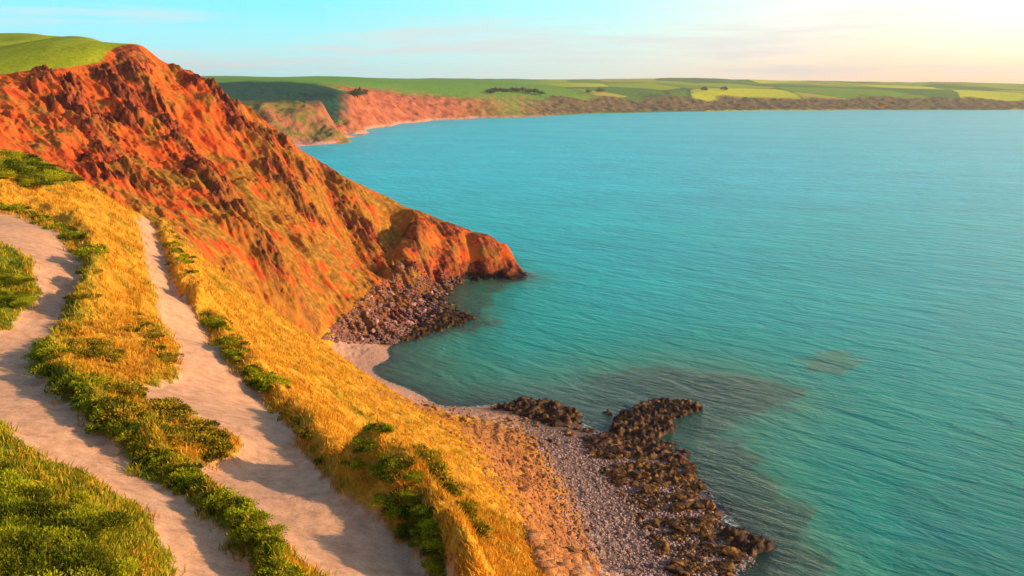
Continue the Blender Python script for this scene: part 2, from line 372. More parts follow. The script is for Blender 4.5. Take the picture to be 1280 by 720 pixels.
VEG = np.maximum(VEG, smooth(.18, .45, fbm(X/5, Y/5, 43, 4))*.55*(1-CLAY))
green_poly = hits([(-200,300),(0,305),(30,318),(47,345),(40,380),(0,415),(-200,430)])
green_poly2 = hits([(-200,520),(0,532),(60,577),(110,592),(152,622),(186,662),(208,718),(225,800),(-200,900)])
for gp in (green_poly, green_poly2): VEG = np.maximum(VEG, smooth(-.2,.5,sdf(X, Y, gp)))
ONE = np.ones_like(Z); SCR = np.clip(smooth(52, 26, Z)*smooth(-95,-60,X)*smooth(-20,-38,X)*1.25, 0, 1)
WET_SHADE = smooth(2.6, .9, Z+.8*fbm(X/2,Y/2,95,3))*ROCK*(1-RF)  # waterline band: wet rock plus painted shade at the foot of the crags
attrs = {'surf_a': np.stack([ROCK, CR*ROCK, VEG, FIELD], -1).reshape(-1,4),
         'surf_b': np.stack([PATH, SAND, SHING, CLAY], -1).reshape(-1,4),
         'surf_c': np.stack([RF, deep*(1-RF), SCR, WET_SHADE], -1).reshape(-1,4)}
V = np.stack([X, Y, Z], -1).reshape(-1, 3); FC = grid_faces(*X.shape)
def fm(a): return a.ravel()[FC].mean(1)
fP, fR, fF, fS, fSh = fm(PATH), fm(ROCK), fm(FIELD), fm(SAND), fm(SHING)
fp1 = fm(p1) > fm(p2)
fZ = fm(Z); cls = np.zeros(len(FC), int)
cls[fR > .5] = 1; cls[fF > .5] = 2; cls[fSh > .5] = 3; cls[fS > .5] = 4
cls[(fP > .5) & fp1] = 5; cls[(fP > .5) & ~fp1] = 6; cls[(fZ < -.12) & (cls != 1)] = 7; cls[(fZ < -.5)] = 7
for k, nm in enumerate(['grassy_slope','cliff','clifftop_field','shingle_beach','sandy_beach','upper_path','lower_path','sea_bed']):
    if (cls == k).any(): tag(sub_mesh(nm, V, FC, cls == k, attrs, GROUND), kind='structure')
def ground_z(x, y): return H(np.atleast_1d(np.float64(x)), np.atleast_1d(np.float64(y)))[0]

X_near, Y_near, Z_near, T_near, M_near, PATH_near, FIELD_near, SHING_near, SAND_near, CLAY_near, VEG_near = X, Y, Z, T, ROCK, PATH, FIELD, SHING, SAND, CL, VEG
px_near = np.broadcast_to(px[None,:], X.shape)
CLAY_near = CLAY
# ------------------------------------------------------------------ far coast
fc = []
shore = [S(250,215,0),S(330,190,0),S(385,182,0),S(410,180,0),S(432,176,0),S(436,170,0),S(420,166,0),S(455,168.5,0),S(458,164.5,0),S(470,159.5,0),S(500,154.5,0),S(540,150.5,0),S(600,147.5,0),S(690,144.5,0),S(760,141.5,0),S(850,139.5,0),S(960,138,0),S(1080,137.6,0),S(1180,137.4,0),S(1300,137.2,0),S(1500,136.8,0),S(1800,136,0)]
fc += shore
for p in shore[2:]: fc.append(behind(p, -60 if p[1]<1500 else -120, -8))
fc += [P(300,132,900),P(320,127,930),P(345,125,950),P(370,129,950),P(395,138,930),P(415,155,915),P(428,168,900),P(345,150,880),P(300,160,850),P(385,160,890),
       P(300,140,1080),P(360,138,1080),P(410,142,1060),P(430,152,1060),
       P(290,101,1350),P(340,101,1350),P(400,103,1350),P(428,112,1300),P(436,119,1200),P(300,120,1200),P(380,123,1200),P(425,135,1140),
       P(438,145,1150),P(460,121,1260),P(480,123,1360),P(530,128,1500),P(600,126,1640),P(650,124,1780),P(480,140,1290),P(530,142,1450),P(600,141,1580),
       P(700,122,1900),P(750,118,2050),P(820,116,2150),P(900,118,2200),P(1000,119,2250),P(1100,119,2260),P(1200,118,2290),P(1300,117,2330),P(1500,116,2400),
       P(700,136,1840),P(800,132,2010),P(900,131,2100),P(1000,130,2140),P(1150,130,2170),P(1280,130,2200),
       P(300,97,1900),P(400,96,1900),P(500,98,2100),P(600,103,2300),P(700,106,2500),P(800,104,2700),P(900,106,2800),P(1000,108,2800),P(1150,111,2800),P(1280,112,2800),P(1500,112,2800),
       P(300,97,3000),P(500,97.5,3000),P(640,100,3300),P(760,99,3400),P(850,98.5,3600),P(1000,101,3600),P(1150,104,3700),P(1280,107,3800),P(1500,108,3800),P(1800,110,3000),P(1800,118,2400),
       P(700,100,4600),P(900,100,4600),P(1200,104,4600),P(400,100,4600),P(150,100,2000),P(200,105,1300),P(150,120,900),P(200,150,800),(-300,600,50),(-200,600,-6)]
far_rbf = RBF(fc, 12)
pxf = np.arange(60, 1800, 2.2)
tf = np.concatenate([np.geomspace(560, 2400, 620, endpoint=False), np.geomspace(2400, 5200, 120)])
AX = (pxf-640)/F; T, A = np.meshgrid(tf, AX, indexing='ij'); X = A*T; Y = T
Z0 = far_rbf(X, Y)
edge = smooth(-4, 4, Z0)
Zf = Z0 + edge*((4+9*smooth(2400,3400,Y))*fbm(X/(180+.08*Y), Y/(180+.08*Y), 101, 4))*smooth(0,30,Z0)
gy, gx = np.gradient(Zf); slope = np.hypot(gy/np.gradient(T, axis=0), gx/np.maximum(np.gradient(X, axis=1), 1e-3))
# terrace the sea edge into a cliff
sdist = seg_dist(X, Y, shore)
pxv0 = X/Y*F+640
cliffy = np.maximum(smooth(.16, .32, slope)*smooth(700,560,pxv0), smooth(1.,-1., (sdist-150-60*fbm(X/120,Y/120,130,3))/18)*smooth(620,680,pxv0))*smooth(0, 3, Zf)
Zf = Zf + cliffy*(8*(ridged(X/40, Y/40, 111, 4)-.6) + 3*(ridged(X/14, Y/14, 112, 3)-.6))
Zf = np.where(Zf < 0, np.maximum(Zf*2, -20), Zf)
shaded_hill_poly = [P(250,104,1300),P(290,102,1340),P(340,104,1330),P(395,106,1330),P(430,114,1280),P(434,122,1200),P(428,150,1080),P(300,160,980),P(200,150,980)]  # far valley side lying in shade; the shade is painted as dark green
DG = smooth(-15, 15, sdf(X, Y, shaded_hill_poly, 90)+20*fbm(X/60,Y/60,120,3))
prom_poly = [P(200,200,650),P(250,140,850),P(300,128,990),P(345,124,1010),P(385,132,1000),P(420,150,980),P(440,170,930),P(440,190,800)]
PR = smooth(-10, 10, sdf(X, Y, prom_poly, 90))
def far_material():
    t = NT('far_coast_land')
    cl, dg, pr, hh = t.attr('surf_a')
    v = t.node('ShaderNodeTexVoronoi', feature='F1'); v.inputs['Scale'].default_value = 1
    mp = t.node('ShaderNodeMapping'); mp.inputs['Scale'].default_value = (.0042, .0022, .0001); t.l.new(t.pos(), mp.inputs[0]); t.l.new(mp.outputs[0], v.inputs['Vector'])
    sp = t.node('ShaderNodeSeparateColor'); t.l.new(v.outputs['Color'], sp.inputs[0])
    field = t.ramp(sp.outputs[0], [(.0,(.12,.22,.025)),(.3,(.20,.32,.02)),(.5,(.34,.40,.02)),(.68,(.60,.58,.02)),(.85,(.46,.40,.05))])
    field.node.color_ramp.interpolation = 'CONSTANT'
    v2 = t.node('ShaderNodeTexVoronoi', feature='DISTANCE_TO_EDGE'); t.l.new(mp.outputs[0], v2.inputs['Vector']); v2.inputs['Scale'].default_value = 1
    field = t.mix(t.math('MULTIPLY', t.ramp(v2.outputs['Distance'], [(.015,.8),(.03,0.)]), t.ramp(t.noise(.01,3),[(.4,0.),(.6,1.)])), field, (.05,.07,.025))
    plain = t.mix(t.noise(.006,3), (.10,.25,.025), (.20,.36,.025))
    field = t.mix(hh, field, plain)
    n = t.noise(.02, 6, .65); n2 = t.noise(.06, 5, .65)
    red = t.ramp(n2, [(.3,(.18,.05,.025)),(.5,(.46,.12,.05)),(.7,(.52,.20,.09))])
    scrub = t.ramp(n2, [(.3,(.11,.075,.03)),(.5,(.18,.115,.045)),(.7,(.27,.16,.06))])
    redm = t.attr('surf_b')[0]
    m = t.math('ADD', t.math('MULTIPLY', n, 1.2), t.math('SUBTRACT', redm, .85))
    clc = t.mix(t.ramp(m, [(.4,0.),(.56,1.)]), scrub, red)
    c = t.mix(cl, field, clc)
    c = t.mix(dg, c, t.mix(n, (.008,.05,.03), (.02,.085,.045)))  # hill's shade put into its colour as dark green
    prc = t.ramp(t.math('ADD', t.math('MULTIPLY', t.noise(.035,5,.7), .9), t.math('MULTIPLY', cl, .12)), [(.35,(.06,.055,.02)),(.5,(.20,.17,.035)),(.62,(.42,.15,.06)),(.75,(.14,.06,.04))])
    c = t.mix(pr, c, prc)
    bch = t.attr('surf_b')[1]
    c = t.mix(bch, c, (.55,.26,.18))
    return t.out(t.bsdf(c, .95, n2, .6, 8, .1))
FAR = far_material()
pxv = X/Y*F+640
redm = smooth(720, 600, pxv)*.9 + .28
bch = smooth(4.5, 2.0, Zf)*smooth(720, 640, pxv)*(1-PR)*smooth(425,440,pxv) + smooth(3.5,2,Zf)*PR*smooth(430,420,pxv)
hhh = smooth(760, 640, pxv)
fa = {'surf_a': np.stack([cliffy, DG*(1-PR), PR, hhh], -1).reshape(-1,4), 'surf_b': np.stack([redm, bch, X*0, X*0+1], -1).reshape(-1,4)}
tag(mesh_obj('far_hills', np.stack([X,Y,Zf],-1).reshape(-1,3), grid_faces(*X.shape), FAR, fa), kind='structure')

# ------------------------------------------------------------------ sea
pxs = np.concatenate([np.linspace(-1600,-420,16,endpoint=False), np.arange(-420,1180,3.2), np.linspace(1180,2700,24)])
ts = np.concatenate([np.geomspace(20,70,40,endpoint=False), np.linspace(70,320,420,endpoint=False), np.geomspace(320,5000,100)])
AX = (pxs-640)/F; T, A = np.meshgrid(ts, AX, indexing='ij'); X = A*T; Y = T
inn = (pxs > -419) & (pxs < 1179)
D = np.full(X.shape, 9.0)
ri = ts < 470
sub = np.ix_(ri, inn)
zz, *_ = H(X[sub], Y[sub]); xs_, ys_ = X[sub], Y[sub]; rf = np.zeros_like(zz); wo_ = fbm(xs_/6, ys_/6, 81, 4)*5
for p in reef_polys: rf = np.maximum(rf, smooth(-1.5, 2.0, sdf(xs_, ys_, p)+wo_))
D[sub] = -(zz + np.where(zz < .3, rf*np.maximum(-.45-zz, 0)*.7, 0))
swell = .10*fbm(X/9+Y/30, Y/5, 201, 3)*smooth(0,2,D)*smooth(1500,600,T)
WV = np.stack([X, Y, swell], -1).reshape(-1,3)
dattr = np.stack([np.clip(D,-1,10)/10, smooth(0,1,D), X*0, X*0+1], -1).reshape(-1,4)
def sea_material():
    t = NT('sea_water')
    d, *_ = t.attr('water_depth')
    dep = t.math('MULTIPLY', d, 10.)
    pos = t.pos()
    sep = t.node('ShaderNodeSeparateXYZ'); t.l.new(pos, sep.inputs[0])
    # opacity grows with the depth of water over the bed
    al = t.math('SUBTRACT', 1., t.math('EXPONENT', t.math('MULTIPLY', t.math('MAXIMUM', dep, 0.), -.5)), clamp=True)
    al = t.math('MINIMUM', al, .985)
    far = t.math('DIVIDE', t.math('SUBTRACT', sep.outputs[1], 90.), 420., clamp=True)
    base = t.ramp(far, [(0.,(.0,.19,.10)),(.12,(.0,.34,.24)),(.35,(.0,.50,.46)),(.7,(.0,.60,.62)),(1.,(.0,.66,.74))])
    big = t.noise(.012, 4, .6, rot=(0,0,math.radians(-20)), stretch=(.5,1.6,1))
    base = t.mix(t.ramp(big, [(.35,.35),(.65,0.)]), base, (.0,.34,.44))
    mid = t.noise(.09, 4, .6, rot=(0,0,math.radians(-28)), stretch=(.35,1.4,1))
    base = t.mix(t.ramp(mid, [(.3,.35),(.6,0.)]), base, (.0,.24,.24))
    shallow = t.ramp(t.math('DIVIDE', dep, 4., clamp=True), [(0.,(.16,.32,.18)),(.5,(.05,.38,.25)),(1.,(0.,.36,.27))])
    base = t.mix(t.ramp(t.math('DIVIDE', dep, 6., clamp=True), [(.3,0.),(1.,1.)]), shallow, base)
    w1 = t.noise(.50, 5, .62, rot=(0,0,math.radians(-33)), stretch=(.38,1.2,1), dist=.5)
    w2 = t.noise(.16, 4, .6, rot=(0,0,math.radians(-40)), stretch=(.4,1.2,1), dist=.6)
    w3 = t.noise(2.0, 3, .6, rot=(0,0,math.radians(-28)), stretch=(.5,1.3,1))
    h = t.math('ADD', t.math('MULTIPLY', w1, .55), t.math('ADD', t.math('MULTIPLY', w2, 1.3), t.math('MULTIPLY', w3, .10)))
    b = t.node('ShaderNodeBsdfPrincipled'); t.set(b.inputs['Base Color'], base); b.inputs['Roughness'].default_value = .3; b.inputs['IOR'].default_value = 1.33; b.inputs['Specular IOR Level'].default_value = .22
    bn = t.node('ShaderNodeBump'); bn.inputs['Strength'].default_value = 1.; bn.inputs['Distance'].default_value = 1.0
    t.l.new(h, bn.inputs['Height']); t.l.new(bn.outputs[0], b.inputs['Normal'])
    tr = t.node('ShaderNodeBsdfTransparent'); tr.inputs[0].default_value = (.62,.92,.82,1)
    gl = t.node('ShaderNodeBsdfGlossy'); gl.inputs['Roughness'].default_value = .15; t.l.new(bn.outputs[0], gl.inputs['Normal'])
    fr = t.node('ShaderNodeFresnel'); fr.inputs[0].default_value = 1.33; t.l.new(bn.outputs[0], fr.inputs['Normal'])
    m0 = t.node('ShaderNodeMixShader'); t.l.new(fr.outputs[0], m0.inputs[0]); t.l.new(tr.outputs[0], m0.inputs[1]); t.l.new(gl.outputs[0], m0.inputs[2])
    foam = t.math('MULTIPLY', t.ramp(dep, [(.0,1.),(.16,0.)]), t.ramp(t.noise(1.6,5,.7), [(.44,0.),(.56,.85)]))
    al = t.math('MAXIMUM', al, foam)
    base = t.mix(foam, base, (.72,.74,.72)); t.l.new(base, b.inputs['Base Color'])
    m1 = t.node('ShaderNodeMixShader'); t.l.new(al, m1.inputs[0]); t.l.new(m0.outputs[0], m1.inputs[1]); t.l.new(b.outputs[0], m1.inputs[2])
    return t.out(m1.outputs[0])
SEA = sea_material()
tag(mesh_obj('sea', WV, grid_faces(*X.shape), SEA, {'water_depth': dattr}), kind='structure')
# ------------------------------------------------------------------ world, sun, camera

# ------------------------------------------------------------------ grass
def blade_mesh(name, bx, by, bz, h, wd, lean, col_, mat, parent=None):
    n = len(bx); a = rng.uniform(0, 2*math.pi, n); wx = np.cos(a)*wd/2; wy = np.sin(a)*wd/2
    la = rng.uniform(0, 2*math.pi, n); lx = np.cos(la)*lean*h; ly = np.sin(la)*lean*h
    v = np.empty((n, 5, 3))
    v[:,0] = np.stack([bx-wx, by-wy, bz-.04], -1); v[:,1] = np.stack([bx+wx, by+wy, bz-.04], -1)
    v[:,2] = np.stack([bx+wx*.8+lx*.35, by+wy*.8+ly*.35, bz+h*.55], -1); v[:,3] = np.stack([bx-wx*.8+lx*.35, by-wy*.8+ly*.35, bz+h*.55], -1)
    v[:,4] = np.stack([bx+lx, by+ly, bz+h*.95], -1)
    i = np.arange(n)*5
    f = np.concatenate([np.stack([i, i+1, i+2], -1), np.stack([i, i+2, i+3], -1), np.stack([i+3, i+2, i+4], -1)])
    c = np.repeat(col_, 5, axis=0)
    return mesh_obj(name, v.reshape(-1,3), f, mat, {'tint': np.concatenate([c, np.ones((len(c),1))], -1)}, smooth_=False, parent=parent)
def leaf_material(name, trans=.35):
    t = NT(name)
    a = t.node('ShaderNodeAttribute', attribute_name='tint')
    oi = t.node('ShaderNodeObjectInfo')
    c = t.mix(t.math('MULTIPLY', oi.outputs['Random'], .35), a.outputs['Color'], (.30,.22,.02))
    d = t.node('ShaderNodeBsdfDiffuse'); t.l.new(c, d.inputs[0]); tr = t.node('ShaderNodeBsdfTranslucent'); t.l.new(c, tr.inputs[0])
    m = t.node('ShaderNodeMixShader'); m.inputs[0].default_value = trans; t.l.new(d.outputs[0], m.inputs[1]); t.l.new(tr.outputs[0], m.inputs[2])
    return t.out(m.outputs[0])
LEAF = leaf_material('leaves'); BLADE = leaf_material('grass_blades', .3)
gx0, gy0, gz0 = X_near.ravel(), Y_near.ravel(), Z_near.ravel()
wgt = (1-M_near)*(1-PATH_near)*(1-FIELD_near)*(1-SHING_near)*(1-SAND_near)*(Z_near > 4)*(T_near < 165)*(px_near > -150)*(1-.85*CLAY_near)
wgt = wgt.ravel()
wgt = wgt*np.where(T_near.ravel() < 60, 1., .55)
idx = rng.choice(len(wgt), 42000, p=wgt/wgt.sum())
tx = gx0[idx]; ty = gy0[idx]; td = np.hypot(tx, ty)
tx = tx + rng.normal(0, 1, len(tx))*td*.002; ty = ty + rng.normal(0, 1, len(ty))*td*.006
veg = VEG_near.ravel()[idx]
NB = 12
sz = np.clip(.12 + td*.0026, .14, .46)*rng.uniform(.6, 1.25, len(tx))
bx = np.repeat(tx, NB) + rng.normal(0, 1, len(tx)*NB)*np.repeat(sz, NB)*.55
by = np.repeat(ty, NB) + rng.normal(0, 1, len(tx)*NB)*np.repeat(sz, NB)*.55
bz = H(bx, by)[0]
bs = np.repeat(sz, NB)*rng.uniform(.7, 1.2, len(bx))
pal = np.array([(.84,.40,.035),(.88,.47,.05),(.70,.33,.03),(.80,.33,.025),(.46,.24,.03)])
gpal = np.array([(.28,.29,.012),(.14,.17,.01),(.42,.38,.018),(.58,.42,.03)])
tc_ = pal[rng.integers(0, len(pal), len(tx))]; tg_ = gpal[rng.integers(0, len(gpal), len(tx))]
isg = rng.random(len(tx)) < veg*.9
tcol = np.where(isg[:,None], tg_, tc_)
tcol = np.repeat(tcol, NB, axis=0)*rng.uniform(.8, 1.2, (len(bx), 1))
tag(blade_mesh('grass', bx, by, bz, bs, np.clip(bs*.16, .02, .12), rng.uniform(.2,.9,len(bx)), tcol, BLADE),
    'golden dry grass tussocks covering the slope between the paths and the shore', 'grass', kind='stuff')

# ------------------------------------------------------------------ shrubs
def shrub_mesh(name, n, seed, pal, leaf=.075, up=.5, flat=.62):
    r = np.random.default_rng(seed)
    # leaves spread through a lumpy dome of unit radius, most of them in its outer layers
    nl = 16; cc = np.stack([r.normal(0,.45,nl), r.normal(0,.45,nl), r.uniform(.02,.42,nl)], -1); cr = r.uniform(.16,.46,nl)
    k = r.integers(0, nl, n); d = r.normal(0, 1, (n,3)); d[:,2] = np.abs(d[:,2])*1.0-.15*r.random(n); d /= np.linalg.norm(d, axis=1)[:,None]
    rad = cr[k]*(1-.6*r.random(n)**1.5)*r.uniform(.85,1.12,n)*(1+.45*(r.random(n) < .12)*r.random(n))
    p = cc[k] + d*rad[:,None]; lo_ = r.random(n) < .28; p[lo_,2] *= .35; p[:,2] *= flat*1.4; p[:,2] = np.maximum(p[:,2], -.12+.1*r.random(n)); rr_ = np.hypot(p[:,0], p[:,1]); p[:,2] *= np.clip(1.25-.45*rr_, .2, 1.2)
    ax = d + r.normal(0,.55,(n,3)); ax[:,2] += up; ax /= np.linalg.norm(ax, axis=1)[:,None]
    sd_ = np.cross(ax, r.normal(0,1,(n,3))); sd_ /= np.linalg.norm(sd_, axis=1)[:,None]
    L_ = leaf*r.uniform(.7,1.5,n)[:,None]; W = L_*.24
    v = np.empty((n,4,3)); v[:,0] = p-ax*L_*.3; v[:,1] = p+ax*L_*.4+sd_*W; v[:,2] = p+ax*L_*1.2; v[:,3] = p+ax*L_*.4-sd_*W
    i = np.arange(n)*4; f = np.stack([i,i+1,i+2,i+3], -1)
    pal = np.array(pal); c = pal[np.clip((r.random(nl)*len(pal)).astype(int)[k] + r.integers(-1,2,n), 0, len(pal)-1)]*r.uniform(.75,1.25,(n,1))
    c = np.repeat(c, 4, axis=0)
    return v.reshape(-1,3), f, np.concatenate([c, np.ones((len(c),1))], -1)
GREEN = [(.04,.06,.008),(.08,.12,.008),(.17,.22,.010),(.34,.38,.014),(.55,.52,.02)]
OLIVE = [(.06,.07,.01),(.14,.13,.012),(.28,.22,.018),(.46,.34,.025),(.62,.40,.03)]
protos = {}
def stem_mesh(seed):
    r = random.Random(seed); bm = bmesh.new()
    for k in range(7):
        a = r.uniform(0, 6.28); l = r.uniform(.35,.6); e = Vector((math.cos(a)*l*.8, math.sin(a)*l*.8, l*.75))
        res = bmesh.ops.create_cone(bm, cap_ends=True, segments=5, radius1=.028, radius2=.008, depth=e.length)
        q_ = e.to_track_quat('Z', 'Y')
        for v in res['verts']: v.co = q_ @ (v.co + Vector((0,0,e.length/2)))
    me = bpy.data.meshes.new('stem'); bm.to_mesh(me); bm.free(); me.materials.append(BARK); return me
tb = NT('bark'); BARK = tb.out(tb.bsdf(tb.mix(tb.noise(9,4), (.06,.04,.025), (.16,.11,.07)), .9))
for kind, pal_, leafs, n in (('big', GREEN, .045, 17000), ('green', GREEN, .11, 2600), ('olive', OLIVE, .12, 2400)):
    for j in range(3):
        v_, f_, c_ = shrub_mesh('foliage', n, 10*j+len(kind), pal_, leafs)
        root = bpy.data.objects.new({'big':'bush','green':'shrub','olive':'heath_shrub'}[kind], None)
        fo = mesh_obj('foliage', v_, f_, LEAF, {'tint': c_}, smooth_=False); st = bpy.data.objects.new('stem', stem_mesh(j*3+1)); col.objects.link(st)
        protos[(kind, j)] = (root, fo, st, [False])
def put_shrub(kind, x, y, r, label, group, hs=1.0):
    j = random.randrange(3); root, fo, st, used = protos[(kind, j)]
    if not used[0]:
        used[0] = True; ro = root; col.objects.link(ro); f2, s2 = fo, st
    else:
        ro = root.copy(); f2 = fo.copy(); s2 = st.copy()
        for o in (ro, f2, s2): col.objects.link(o)
    f2.parent = ro; s2.parent = ro
    ro.location = (x, y, float(ground_z(x, y)[0])-.03*r); ro.rotation_euler = (0,0,random.uniform(0,6.28))
    ro.scale = (r, r*random.uniform(.85,1.15), r*hs*random.uniform(.85,1.2))
    tag(ro, label, 'shrub', group)
    for k_ in ('kind',):
        if k_ in ro: del ro[k_]
def in_poly_px(poly, n, seed=0, patchy=None):
    r = random.Random(seed); xs = [p[0] for p in poly]; ys = [p[1] for p in poly]; out = []
    pp = [(a, b) for a, b in poly]
    while len(out) < n:
        a, b = r.uniform(min(xs), max(xs)), r.uniform(min(ys), max(ys))
        if patchy is not None and gn(np.array([a/26+b/40]), np.array([b/11.]), 7)[0] < patchy: continue
        if inside(np.array([a]), np.array([b]), pp)[0]: out.append((a, b))
    return out
def along(pl, n, jit, seed=0):
    r = random.Random(seed); L_ = [math.hypot(b[0]-a[0], b[1]-a[1]) for a, b in zip(pl[:-1], pl[1:])]; tot = sum(L_); out = []
    for i in range(n):
        s_ = (i+r.uniform(.2,.8))/n*tot
        for (a, b), l in zip(zip(pl[:-1], pl[1:]), L_):
            if s_ <= l: out.append((a[0]+(b[0]-a[0])*s_/l+r.uniform(-jit,jit), a[1]+(b[1]-a[1])*s_/l+r.uniform(-jit,jit)*.6)); break
            s_ -= l
    return out
def on_land(pts): return [h for h in hits(pts)]
def shrubs(kind, pts, r0, r1, label, group, hs=1.0, label_one=None):
    for h in on_land(pts): put_shrub(kind, h[0], h[1], random.uniform(r0, r1), label, group, hs)
shrubs('big', in_poly_px([(-90,590),(-20,600),(35,640),(75,682),(100,720),(110,755),(-90,770)], 38, 1), .5, .9, 'leafy green bush in the dense thicket at the bottom left corner', 'bushes of the thicket below the upper path', 1.1)
shrubs('big', in_poly_px([(-40,345),(0,340),(25,350),(20,385),(-40,400)], 7, 2), .7, 1.0, 'green bush inside the bend of the upper path at the left edge', 'bushes inside the bend of the upper path', .5)
shrubs('green', along([(-30,262),(20,264),(60,280),(92,298),(113,322),(118,345)], 17, 3, 3), .55, .95, 'green shrub on the outer edge of the bend of the upper path', 'shrubs round the bend of the upper path', .8)
shrubs('olive', along([(118,360),(108,385),(95,405)], 4, 6, 4), .4, .7, 'golden olive shrub beside the narrow waist of the upper path', 'shrubs at the waist of the upper path', .8)
shrubs('green', along([(62,425),(55,455),(80,488),(120,520),(150,552)], 13, 6, 5), .45, .7, 'green shrub on the right verge where the upper path widens', 'shrubs on the upper verge', .75)
shrubs('olive', in_poly_px([(75,440),(95,418),(140,432),(150,450),(120,462),(85,455)], 9, 6), .4, .7, 'dark olive shrub in the patch between the two paths, above the long thicket', 'shrubs in the small patch between the paths', .7)
shrubs('olive', in_poly_px([(110,482),(150,480),(215,512),(255,530),(300,552),(295,578),(240,575),(190,560),(140,530)], 26, 7), .38, .62, 'olive brown shrub in the long thicket between the two paths', 'shrubs of the long thicket between the paths', .8)
shrubs('green', along([(160,560),(190,580),(225,600),(262,630),(300,660),(330,700),(360,760)], 22, 5, 8), .28, .48, 'low green shrub on the narrow strip that parts the two paths near the camera', 'shrubs on the strip between the paths', .8)
shrubs('olive', in_poly_px([(155,400),(175,398),(215,440),(232,470),(205,468),(165,425)], 9, 9), .35, .6, 'golden tussocky shrub beside the left edge of the lower path', 'shrubs beside the lower path', .6)
shrubs('green', along([(183,268),(200,276),(212,305),(226,340),(240,362)], 11, 2.5, 10), .7, 1.1, 'dark green shrub on the verge at the far end of the lower path', 'shrubs at the far end of the lower path', .8)
shrubs('green', along([(252,392),(275,420),(293,450),(318,478),(345,505)], 14, 4, 11), .5, .8, 'dark green shrub on the seaward verge halfway along the lower path', 'shrubs halfway along the lower path', .8)
shrubs('olive', along([(352,512),(380,548),(405,580)], 6, 4, 12), .25, .42, 'small olive shrub on the bare seaward verge of the lower path', 'small shrubs on the bare verge', .7)
shrubs('green', along([(444,604),(470,600),(490,612),(505,632),(520,655),(540,690),(562,740),(500,650),(478,622)], 34, 7, 13), .28, .44, 'low green bush on the shaded flank of the mound near the bottom centre', 'bushes on the mound by the lower path', .6)
shrubs('olive', along([(500,598),(530,618),(560,648),(590,690)], 14, 8, 14), .36, .56, 'golden green bush on the sunny back of the mound beside the lower path', 'golden bushes on the back of the mound', .8)
shrubs('big', in_poly_px([(-30,208),(0,206),(35,212),(55,225),(50,238),(-30,232)], 10, 15), 1.6, 2.3, 'dark green bush in the hollow at the left edge under the red cliff', 'bushes in the hollow at the left edge', .8)
shrubs('green', along([(0,194),(30,200),(60,212),(90,232)], 8, 3, 16), 1.2, 1.8, 'bright green shrub on the crest of the spur in front of the red cliff', 'shrubs on the crest of the spur', .5)

# ------------------------------------------------------------------ rocks
def rock_material(name, c0, c1, c2, s1=1.5, weed=None, rough=.85):
    t = NT(name)
    oc = t.node('ShaderNodeTexCoord').outputs['Object']; oi = t.node('ShaderNodeObjectInfo')
    n = t.noise(s1, 6, .7); n2 = t.noise(s1*6, 4, .6)
    c = t.ramp(n, [(.3, c0), (.5, c1), (.72, c2)])
    c = t.mix(t.ramp(n2, [(.35,.5),(.6,0.)]), c, tuple(k*.35 for k in c0))
    if weed: c = t.mix(t.ramp(t.noise(s1*.7, 4, .7), [(.5,0.),(.62,.9)]), c, weed)
    hs = t.node('ShaderNodeHueSaturation'); t.l.new(c, hs.inputs['Color']); t.l.new(t.math('MULTIPLY_ADD', oi.outputs['Random'], .9, .6), hs.inputs['Value'])
    return t.out(t.bsdf(hs.outputs[0], rough, t.math('ADD', n, t.math('MULTIPLY', n2, .4)), .9, .15, .12))
R_PINK = rock_material('pink_boulder_stone', (.10,.04,.035), (.44,.21,.16), (.66,.42,.34))
R_CLAY = rock_material('red_clay_stone', (.14,.05,.025), (.38,.15,.05), (.54,.25,.09))
R_PALE = rock_material('pale_shore_stone', (.10,.06,.05), (.32,.20,.165), (.54,.39,.33))
R_WEED = rock_material('weedy_shore_stone', (.012,.006,.004), (.075,.030,.012), (.24,.10,.035), weed=(.36,.18,.03), rough=.6)
R_REEF = rock_material('dark_reef_rock', (.008,.004,.004), (.035,.014,.009), (.14,.055,.028), s1=.9, weed=(.20,.10,.025), rough=.55)
def rock_mesh(seed, mat, flat=.7):
    r = random.Random(seed); bm = bmesh.new(); bmesh.ops.create_icosphere(bm, subdivisions=2, radius=1)
    pl = [(Vector((r.gauss(0,1), r.gauss(0,1), r.gauss(0,1))).normalized(), r.uniform(.38,.72)) for _ in range(8)]
    off = Vector((r.uniform(0,99),)*3)
    for v in bm.verts:
        p = v.co.copy()
        for n_, d_ in pl:
            e = p.dot(n_)-d_
            if e > 0: p -= n_*e*.95
        p *= 1+.16*mnoise.fractal(p*2.2+off, .9, 2, 3)
        v.co = Vector((p.x*1.15, p.y, p.z*flat))
    me = bpy.data.meshes.new('rock'); bm.to_mesh(me); bm.free(); me.materials.append(mat); return me
def rocks(name, pts, mat, r0, r1, label, cat, group, seed, sink=.25, pw=2.0, flat=.7):
    r = random.Random(seed); ms = [rock_mesh(seed*10+k, mat, flat) for k in range(6)]
    hs_ = hits(pts); zs = H(np.array([h[0] for h in hs_]), np.array([h[1] for h in hs_]))[0]
    for h, z in zip(hs_, zs):
        s_ = r0+(r1-r0)*r.random()**pw; o = bpy.data.objects.new(name, r.choice(ms)); col.objects.link(o)
        o.location = (h[0], h[1], float(z)+s_*flat*(.5-sink)); o.scale = (s_*r.uniform(.8,1.25), s_*r.uniform(.8,1.2), s_*r.uniform(.7,1.2))
        o.rotation_euler = (r.uniform(-.35,.35), r.uniform(-.35,.35), r.uniform(0,6.28)); tag(o, label, cat, group)
